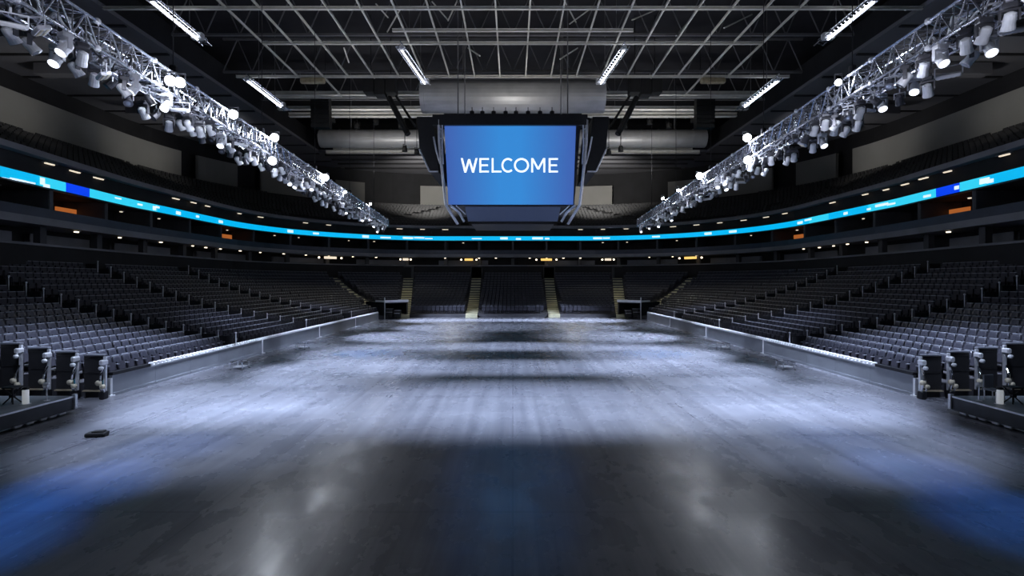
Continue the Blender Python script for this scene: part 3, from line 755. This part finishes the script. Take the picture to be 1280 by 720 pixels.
for ch, x0, x1 in (('W', 576., 597.), ('E', 599.2, 611.2), ('L', 614.6, 626.8), ('C', 626.8, 641.5), ('O', 642.4, 661.3), ('M', 664.0, 681.5), ('E', 685.8, 697.4)):
    mb = MB()
    for k, poly in enumerate(strokes(ch, x0, x1)):
        vs = []
        for dep in (.012, .045):
            for (u, w_) in poly:
                fr = (215.6 - w_ - 157) / (255.5 - 157); Yl = 40 + 1.6 * fr; P_ = Vector(at(u, 215.6 - w_, Yl)); vs.append(L3(P_) - Vector((0, dep + .0004 * k, 0)))
        n = len(poly); mb.add(vs, [tuple(range(n - 1, -1, -1)), tuple(range(n, 2 * n))] + [(i, (i + 1) % n, (i + 1) % n + n, i + n) for i in range(n)])
    mb.build('letter', 'letter', scr, label='white capital letter ' + ch)

# ------------------------------------------------------------------ lighting trusses
TZ = CAMZ + 8.66
def tx(Y, s): return s * (14.18 + (Y - 15.75) * .0661)
TY0, TY1 = 11., 72.
def truss(s):
    L_ = math.hypot(TY1 - TY0, tx(TY1, 1) - tx(TY0, 1)); ang = math.atan2(tx(TY1, s) - tx(TY0, s), TY1 - TY0)
    t = thing('lighting_truss', 'long bright aluminium lighting truss hanging over the %s side of the floor' % SIDE[s], 'lighting truss', (tx(TY0, s), TY0, TZ - .9), -ang)
    W, H = .45, .9
    for x in (-W, W):
        for z in (0, H):
            mb = MB(); mb.tube((x, 0, z), (x, L_, z), .055, 8); mb.build('chord', 'alu', t)
    n = int(L_ / .55); st = L_ / n
    for k, (f) in enumerate(('l', 'r', 't', 'b')):
        mb = MB()
        for i in range(n):
            a, b = i * st, (i + 1) * st
            if f in 'lr':
                x = -W if f == 'l' else W; za, zb = (0, H) if i % 2 else (H, 0)
                mb.tube((x, a, za), (x, b, zb), .028, 5, cap=False)
                mb.tube((x, b, 0), (x, b, H), .022, 5, cap=False)
            else:
                z = H if f == 't' else 0; xa, xb = (-W, W) if i % 2 else (W, -W)
                mb.tube((xa, a, z), (xb, b, z), .028, 5, cap=False)
                mb.tube((-W, b, z), (W, b, z), .022, 5, cap=False)
        mb.build('lattice', 'alu', t)
    for i in range(0, int(L_ / 3) + 1):
        y = min(i * 3., L_ - .05)
        for x in (-W, W):
            for z in (0, H): mb = MB(); mb.bbox((x, y, z), (.17, .2, .17), .04); mb.build('joint_coupler', 'silver', t)
    # cable loops lying in the truss
    rn = random.Random(5)
    for j in range(5):
        mb = MB(); y = 0.; p = (rn.uniform(-.3, .3), 0, rn.uniform(-.05, .8))
        while y < L_ - 1.2:
            y += rn.uniform(.3, .8); q_ = (rn.uniform(-.4, .4), y, rn.uniform(-.35, .7)); mb.tube(p, q_, .035, 5, cap=False); p = q_
        mb.build('cable', 'silver' if j % 3 else 'blackm', t)
    # second tube under the truss that carries the lamps
    mb = MB(); mb.tube((0, 0, -.35), (0, L_, -.35), .04, 8)
    for i in range(int(L_ / 1.5)): mb.tube((0, i * 1.5 + .3, -.35), (0, i * 1.5 + .3, 0), .03, 6)
    mb.build('lamp_pipe', 'alu', t)
    return t, L_, ang
TR_ = {s: truss(s) for s in (-1, 1)}
for s in (-1, 1):
    for k, Y in enumerate((14, 22, 31, 41, 52, 64)):
        q = thing('chain_hoist', 'chain hoist holding up the %s lighting truss, %s from the near end' % (SIDE[s], ORD[k + 1]), 'hoist', (tx(Y, s), Y, TZ + .05), 0, 'chain hoists of the lighting trusses')
        mb = MB(); mb.tube((0, 0, .55), (0, 0, 24.4 - TZ), .022, 6); mb.build('chain', 'blackm' if k else 'beamdim', q)
        mb = MB(); mb.bbox((0, 0, .38), (.3, .24, .4), .06); mb.build('hoist_motor', 'blackm', q)
        mb = MB(); mb.tube((-.45, 0, 0), (0, 0, .2), .02, 5); mb.tube((.45, 0, 0), (0, 0, .2), .02, 5); mb.build('sling', 'blackm', q)

def moving_head(lens='dimlens', tilt=40.):
    """origin at clamp, hangs down; head tips towards -Y by tilt"""
    r = thing('moving_head_lamp', 'x', 'stage lamp')
    mb = MB(); mb.bbox((0, 0, -.16), (.36, .30, .16), .04); mb.tube((-.1, 0, -.08), (-.1, 0, .03), .03, 6); mb.tube((.1, 0, -.08), (.1, 0, .03), .03, 6); mb.build('lamp_base', 'silver', r)
    mb = MB(); mb.box((0, 0, -.27), (.40, .10, .06))
    for x in (-.2, .2): mb.box((x, 0, -.42), (.045, .12, .34))
    mb.build('yoke', 'silver', r)
    R = Matrix.Rotation(math.radians(tilt), 3, 'X'); c = Vector((0, 0, -.54))
    prof = [(.06, .22), (.13, .18), (.15, .05), (.145, -.10), (.165, -.20), (.165, -.25)]
    m2 = MB(); m2.lathe(prof, 14); m2.v = [tuple(R @ Vector(v) + c) for v in m2.v]; m2.smooth = False; h = m2.build('lamp_head', 'white', r)
    m2 = MB(); m2.lathe([(.145, -.245), (.145, -.262), (.05, -.275)], 14); m2.v = [tuple(R @ Vector(v) + c) for v in m2.v]; m2.build('lens', lens, h)
    return r
def par_can(lens='softlens', tilt=35.):
    r = thing('par_can_lamp', 'x', 'stage lamp')
    mb = MB(); mb.tube((0, 0, .05), (0, 0, -.1), .025, 6); mb.path([(-.17, 0, -.34), (-.17, 0, -.12), (.17, 0, -.12), (.17, 0, -.34)], .018, 5); mb.build('bracket', 'silver', r)
    R = Matrix.Rotation(math.radians(tilt), 3, 'X'); c = Vector((0, 0, -.36))
    m2 = MB(); m2.lathe([(.07, .20), (.12, .12), (.14, -.05), (.14, -.20), (.165, -.22)], 12); m2.v = [tuple(R @ Vector(v) + c) for v in m2.v]; b = m2.build('can_body', 'darkcan', r)
    m2 = MB(); m2.lathe([(.13, -.20), (.12, -.215), (.04, -.225)], 12); m2.v = [tuple(R @ Vector(v) + c) for v in m2.v]; m2.build('lens', lens, b)
    return r
def wash_panel():
    r = thing('wash_light_panel', 'x', 'stage lamp')
    mb = MB(); mb.path([(-.36, 0, -.42), (-.36, 0, -.1), (.36, 0, -.1), (.36, 0, -.42)], .02, 5); mb.tube((0, 0, .05), (0, 0, -.1), .03, 6); mb.build('bracket', 'silver', r)
    R = Matrix.Rotation(math.radians(25), 3, 'X'); c = Vector((0, 0, -.42))
    m2 = MB(); m2.bbox((0, 0, 0), (.68, .34, .12), .03); m2.v = [tuple(R @ Vector(v) + c) for v in m2.v]; b = m2.build('panel_body', 'silver', r)
    m2 = MB()
    for i in range(5):
        for j in range(2): m2.lathe([(.05, -.06), (.05, -.075), (.02, -.08)], 10, (-.26 + i * .13, -.07 + j * .14, 0))
    m2.v = [tuple(R @ Vector(v) + c) for v in m2.v]; m2.build('lens_array', 'cream', b)
    return r
def graphite(r):
    for c in r.children:
        if c.name.startswith(('lamp_base', 'yoke')): c.data.materials[0] = M['darkcan']
    return r
protos = [graphite(moving_head('dimlens', 40)), par_can('softlens', 35), moving_head('softlens', -35), wash_panel(), par_can('dimlens', -40)]
KN = ['moving head lamp', 'can lamp with glowing lens', 'moving head lamp with glowing lens', 'wide wash lamp', 'can lamp']
first = [True] * 5
for s in (-1, 1):
    Y = 13.2; n = 0; rn = random.Random(11)
    cnt = [0] * 5
    while Y < 71:
        n += 1
        for off in ((-.45, .45) if Y < 70 else (0,)):
            k = rn.choice((0, 0, 1, 2, 3, 4, 4, 0, 3)) if Y > 15 else rn.choice((0, 3, 0))
            cnt[k] += 1
            if first[k]: o = protos[k]; first[k] = False
            else: o = copy_tree(protos[k])
            zz = TZ - .9 - (.35 if rn.random() < .45 else .03) - .03
            o.location = (tx(Y, s) + off, Y + rn.uniform(-.15, .15), zz); o.rotation_euler = (0, 0, rn.uniform(-.9, .9))
            tag(o, 'white %s, %s truss, %s of its kind from near end' % (KN[k], SIDE[s], od(cnt[k])), 'stage lamp', 'lamps under the %s lighting truss' % SIDE[s])
        Y += .80 + .010 * (Y - 13)
for k in range(5):
    if first[k]:
        for c in protos[k].children_recursive: bpy.data.objects.remove(c)
        bpy.data.objects.remove(protos[k])

# bright beam lamps facing the camera
def beam_lamp(p, r, label, light_w):
    t = thing('beam_lamp', label, 'stage lamp', p, 0, 'bright beam lamps on the trusses')
    d = (Vector((0, 0, CAMZ)) - Vector(p)).normalized()
    rot = Vector((0, 0, -1)).rotation_difference(d).to_matrix()
    mb = MB(); mb.lathe([(r * .4, .35), (r * .8, .25), (r, 0), (r * 1.12, -.08), (r * 1.12, -.10)], 18); mb.v = [tuple(rot @ Vector(v)) for v in mb.v]; mb.build('lamp_body', 'blackm', t)
    mb = MB(); mb.lathe([(r, -.101), (r * .9, -.12), (r * .3, -.14)], 18); mb.v = [tuple(rot @ Vector(v)) for v in mb.v]; mb.build('lens', 'lens', t)
    mb = MB(); mb.path([(-r * 1.2, 0, 0), (-r * 1.2, 0, .35), (r * 1.2, 0, .35), (r * 1.2, 0, 0)], .03, 6); mb.build('yoke', 'blackm', t)
    l = bpy.data.lights.new('beam_glow', 'POINT'); l.energy = light_w; l.color = (.80, .87, 1); l.shadow_soft_size = .15
    o = bpy.data.objects.new('beam_glow', l); C.objects.link(o); o.location = Vector(p) + d * .6
BL_ = {-1: [(208, 103), (196, 101), (278, 143), (332, 172), (329, 201), (398, 222), (424, 240), (457, 255)],
       1: [(1064, 103), (945, 172), (946, 200), (883, 220), (855, 238), (835, 248)]}
for s in (-1, 1):
    for k, (px, py) in enumerate(BL_[s]):
        lo, hi = 12., 75.
        for _ in range(40):
            m_ = (lo + hi) / 2; x = 641 + tx(m_, s) * F / m_
            if (x - px) * s > 0: lo = m_
            else: hi = m_
        Y = lo - .2; X, _, Z = at(px, py, Y)
        small = (s == 1 and k == 0) or (k > 5) or (s == 1 and k > 3)
        beam_lamp((X - s * .55, Y, Z), .13 if small else (.13 + .0032 * Y), 'brilliant white beam lamp shining from the %s truss, %s along from the near end' % (SIDE[s], ORD[k + 1]), 60 if small else 160)

# lattice booms in the roof; glowing tubes added to show them catching light
for s in (-1, 1):
    for k, (a, b, Ya, Yb) in enumerate((((190, 0), (247, 47), 34.5, 39.5), ((310, 100), (351, 132), 47.5, 54.5), ((502, 61), (531, 103), 41.5, 48.3))):
        A_ = Vector(at(641 + s * (641 - a[0]), a[1], Ya)); B_ = Vector(at(641 + s * (641 - b[0]), b[1], Yb))
        t = thing('lit_roof_boom', 'lattice boom in the roof with added glow tube, %s, %s side' % (['outer near', 'outer far', 'beside the scoreboard'][k], SIDE[s]), 'strip light', A_, 0, 'lit roof booms')
        D = B_ - A_; mb = MB(); off = Vector((.35, 0, 0)); upv = Vector((0, 0, .45)); e0 = -.06 * D; e1 = 1.25 * D if k != 2 else 1.1 * D
        for o_ in (-off, off, upv): mb.tube(e0 + o_, e1 + o_, .05, 6)
        nn = 16
        for i in range(nn):
            p0 = e0.lerp(e1, i / nn); p1 = e0.lerp(e1, (i + 1) / nn)
            mb.tube(p0 - off, p1 + upv, .025, 5); mb.tube(p0 + off, p1 + upv, .025, 5); mb.tube(p0 - off, p1 + off, .025, 5)
        mb.build('lattice_boom', 'alu', t)
        mb = MB(); mb.tube(Vector((0, 0, -.12)), D + Vector((0, 0, -.12)), .09 if k != 2 else .06, 8); mb.build('added_glow_tube', 'cool', t)
        mb = MB(); mb.bbox(D + Vector((0, 0, .1)), (.9, .5, .5), .08); mb.bbox(D * .02 + Vector((0, 0, .1)), (.5, .4, .4), .08); mb.build('end_bracket', 'silver', t)
        for f_ in (.3, .8): mb = MB(); mb.tube(D * f_ + upv, D * f_ + Vector((0, 0, 30.9 - A_.z - D.z * f_)), .03, 6); mb.build('hanger_rod', 'beamdim', t)

# speaker arrays, dark boxes, small roof fixtures
for s in (-1, 1):
    X, Y, Z = at(641 + s * 240, 117, 58)
    t = thing('line_array_speaker', 'tall black speaker array hanging %s of the scoreboard' % SIDE[s], 'speaker', (X, Y, Z))
    for i in range(8):
        mb = MB(); w = 1.05; mb.prism([(-w, -.02), (w, -.02), (w * .97, -.46), (-w * .97, -.46)], -.45 + .03 * i, .45 + .03 * i)
        mb.v = [(v[0], v[1], v[2] - i * .49) for v in mb.v]; mb.build('cabinet', 'rigblk', t)
    mb = MB(); mb.box((0, 0, .08), (1.5, .8, .14)); mb.tube((-.5, 0, .1), (-.5, 0, 31 - Z), .04, 6); mb.tube((.5, 0, .1), (.5, 0, 31 - Z), .04, 6); mb.build('flying_frame', 'blackm', t)
    X, Y, Z = at(641 + s * 165, 110, 51)
    t = thing('subwoofer_cluster', 'wide black speaker cluster under the roof, upper %s of the scoreboard' % SIDE[s], 'speaker', (X, Y, Z))
    for i in range(3): mb = MB(); mb.bbox(((i - 1) * 1.08, 0, 0 if i == 1 else .12), (1.04, 1.2, 1.75 if i == 1 else 1.5), .06); mb.build('cabinet', 'rigblk', t)
    mb = MB(); mb.box((0, 0, 1.0), (3.4, .3, .12)); mb.tube((-1, 0, 1), (-1, 0, 31 - Z), .04, 6); mb.tube((1, 0, 1), (1, 0, 31 - Z), .04, 6); mb.build('flying_frame', 'blackm', t)
    mb = MB(); a_ = at(641 + s * 155, 122, 51); b_ = at(641 + s * 131, 168, 50); mb.tube(a_, b_, .28, 8); mb.tube(at(641 + s * 146, 120, 51), at(641 + s * 122, 158, 50), .12, 8)
    tag(mb.build('slanting_strut', 'rigblk'), 'thick black slanting strut beside the %s side of the scoreboard' % SIDE[s], 'strut')
    for k, (px, py) in enumerate(((171, 152), (195, 157), (140, 157), (120, 190), (135, 186), (225, 150))):
        p = at(641 + s * px, py, 64)
        t = thing('roof_spotlight', 'black unlit spotlight under the far roof, %s from the scoreboard on the %s' % (ORD[[4, 5, 3, 1, 2, 6][k]], SIDE[s]), 'spotlight', p, .3 * k, 'black roof spotlights')
        mb = MB(); mb.lathe([(.2, .35), (.3, .1), (.32, -.3), (.36, -.34)], 12); mb.build('can_body', 'rigblk', t)
        mb = MB(); mb.path([(-.36, 0, 0), (-.36, 0, .5), (.36, 0, .5), (.36, 0, 0)], .03, 5); mb.tube((0, 0, .5), (0, 0, max(1., 25.5 - p[2])), .05, 6); mb.build('bracket', 'rigblk', t)
    mb = MB(); p = at(641 + s * 250, 101, 50); mb.bbox(p, (2.4, .5, .5), .1)
    o = mb.build('junction_box', 'kick' ); tag(o, 'small brownish junction box on the roof girder, %s side' % SIDE[s], 'junction box')

# ------------------------------------------------------------------ lights
def spot(p, tgt, e, ang, blend=.6, col=(.86, .91, 1), size=.15, name='truss_spot'):
    l = bpy.data.lights.new(name, 'SPOT'); l.energy = e; l.spot_size = math.radians(ang); l.spot_blend = blend; l.color = col; l.shadow_soft_size = size
    o = bpy.data.objects.new(name, l); C.objects.link(o); o.location = p
    o.rotation_euler = (Vector(tgt) - Vector(p)).to_track_quat('-Z', 'Y').to_euler(); return o
def point(p, e, col=(.8, .87, 1), size=.3, name='added_truss_fill'):
    l = bpy.data.lights.new(name, 'POINT'); l.energy = e; l.color = col; l.shadow_soft_size = size
    o = bpy.data.objects.new(name, l); C.objects.link(o); o.location = p; return o
COOL = (.66, .76, 1.0)
for s in (-1, 1):
    for (Y, ty, e, X) in ((16, 15.6, 11000, 9.5), (18, 19.5, 20000, 11), (24, 26, 22000, 9), (32, 32, 30000, 9), (41, 42, 34000, 9), (48, 50.5, 34000, 6), (56, 60, 40000, 8)):
        spot((tx(Y, s) - s * .2, Y, TZ - 1.9), (s * X, ty, 0), e, 46, .8, COOL)
    # blue washes near the camera
    for (yb, xb, e) in ((9.0, 9.6, 3200), (11.5, 9.6, 3400), (14., 9.4, 1700)):
        spot((tx(14, s), 14, TZ - 1.9), (s * xb, yb + (0 if s < 0 else .8), 0), e * (2.3 if s < 0 else 1.5), 17, 1., (.04, .24, 1.0), name='blue_wash')
    spot((tx(33, s), 33, TZ - 1.9), (s * 9.0, 32, 0), 9000, 22, 1., (.10, .38, 1.0), name='blue_wash')
    spot((tx(24, s), 24, TZ - 2.), (s * 18, 23.5, .8), 11000, 62, .9, COOL, name='stand_wash')
    spot((tx(36, s), 36, TZ - 2.), (s * 17.5, 37, .8), 5200, 70, .9, COOL, name='stand_wash')
    spot((tx(50, s), 50, TZ - 2.), (s * 17.5, 52, .8), 5200, 70, .9, COOL, name='stand_wash')
    spot((tx(15, s), 15, TZ - 2.), (s * 17.5, 19.6, .8), 2600, 34, .9, COOL, name='stand_wash')
    # narrow line of light added along the barrier ridge
    for Y in (27.5, 40, 53):
        o = spot((tx(Y, s) - s * 1.2, Y, TZ - 1.5), (s * 15.78, Y, .9), 9000, 6, .6, COOL, name='barrier_spot'); o.scale = (11, 1, 1)
    # unseen point lights added beside the truss to brighten its metal
    for Y in (13, 17, 22, 28, 36, 46, 58, 69):
        point((tx(Y, s) - s * 1.6, Y, TZ - 1.6), 60 if Y < 35 else 95, (.82, .86, 1), .25)
    # unseen uplights added to brighten the roof steel
    for Y in (30, 42, 58): spot((s * 13, Y, 19.), (s * 13, Y + 1, 25), 320, 155, .6, (1, .96, .90), .4, 'added_roof_fill')
    for Y in (26, 44, 62):  # unseen lamps added to brighten the upper wall and side soffits
        spot((s * 34, Y, 18.6), (s * 46, Y + 1, 20.6), 900, 70, 1., (1, .95, .88), .4, 'added_wall_fill')
        spot((s * 33, Y, 18.), (s * 39, Y, 24.5), 900, 110, 1., (.95, .96, 1), .4, 'added_soffit_fill')
    spot((s * 13, 78, 18.5), (s * 15, 93, 24.), 7000, 100, 1., (1, .97, .92), .4, 'added_soffit_fill')  # unseen lamps added for the far soffit and wall
    spot((s * 14, 76, 17.5), (s * 16, 94, 20.8), 420, 60, 1., (1, .95, .88), .4, 'added_wall_fill')
    spot((s * 9, 76, 14), (s * 13, 67, 2.2), 5200, 85, .8, (1, .93, .75), name='added_stand_fill')  # unseen lamp added to brighten corner stairs and portal rail
spot((0, 39, 19.6), (0, 40, 25), 320, 155, .6, (1, .96, .90), .4, 'added_roof_fill')
spot((0, 46.5, 19.0), (0, 51, 23.6), 620, 150, .6, (1, .97, .92), .4, 'added_duct_fill')  # unseen lamp added to brighten the duct
for s in (-1, 1): spot((s * 17, 60, 19.5), (s * 17, 64, 25), 900, 150, .6, (1, .97, .92), .4, 'added_roof_fill'); spot((s * 17, 62, 17.5), (s * 17, 71, 24.6), 1500, 80, 1., (1, .97, .92), .4, 'added_duct_fill')  # unseen lamps added for the far girders and ducts
spot((0, 66, 20.), (0, 68, 25), 500, 150, .6, (1, .97, .92), .4, 'added_roof_fill')

for (Y, e, a, sx) in ((18.9, 82000, 25, 2.9), (27.0, 62000, 15, 5.2), (35.6, 66000, 15, 5.6), (46, 70000, 14, 6.), (59.5, 100000, 14, 6.)):  # bodiless spots added to lay bands of light across the floor
    o = spot((0, Y, 23.6), (0, Y, 0), e, a, 1., COOL, .3, 'added_floor_band'); o.rotation_euler = (0, 0, 0); o.scale = (sx, 1, 1)
w = bpy.data.worlds.new('dark_world'); SC.world = w; w.use_nodes = True
w.node_tree.nodes['Background'].inputs[0].default_value = (.05, .06, .09, 1); w.node_tree.nodes['Background'].inputs[1].default_value = .1

# ------------------------------------------------------------------ camera
cam = bpy.data.cameras.new('camera'); co = bpy.data.objects.new('camera', cam); C.objects.link(co)
cam.sensor_width = 36; cam.lens = 18; cam.shift_x = -1 / 1280; cam.shift_y = -8 / 1280; cam.clip_end = 400
co.location = (0, 0, CAMZ); co.rotation_euler = (PI / 2, 0, 0); SC.camera = co
SC.view_settings.view_transform = 'Standard'; SC.view_settings.look = 'None'; SC.view_settings.exposure = 0; SC.view_settings.gamma = 1
SC.view_settings.use_curve_mapping = False
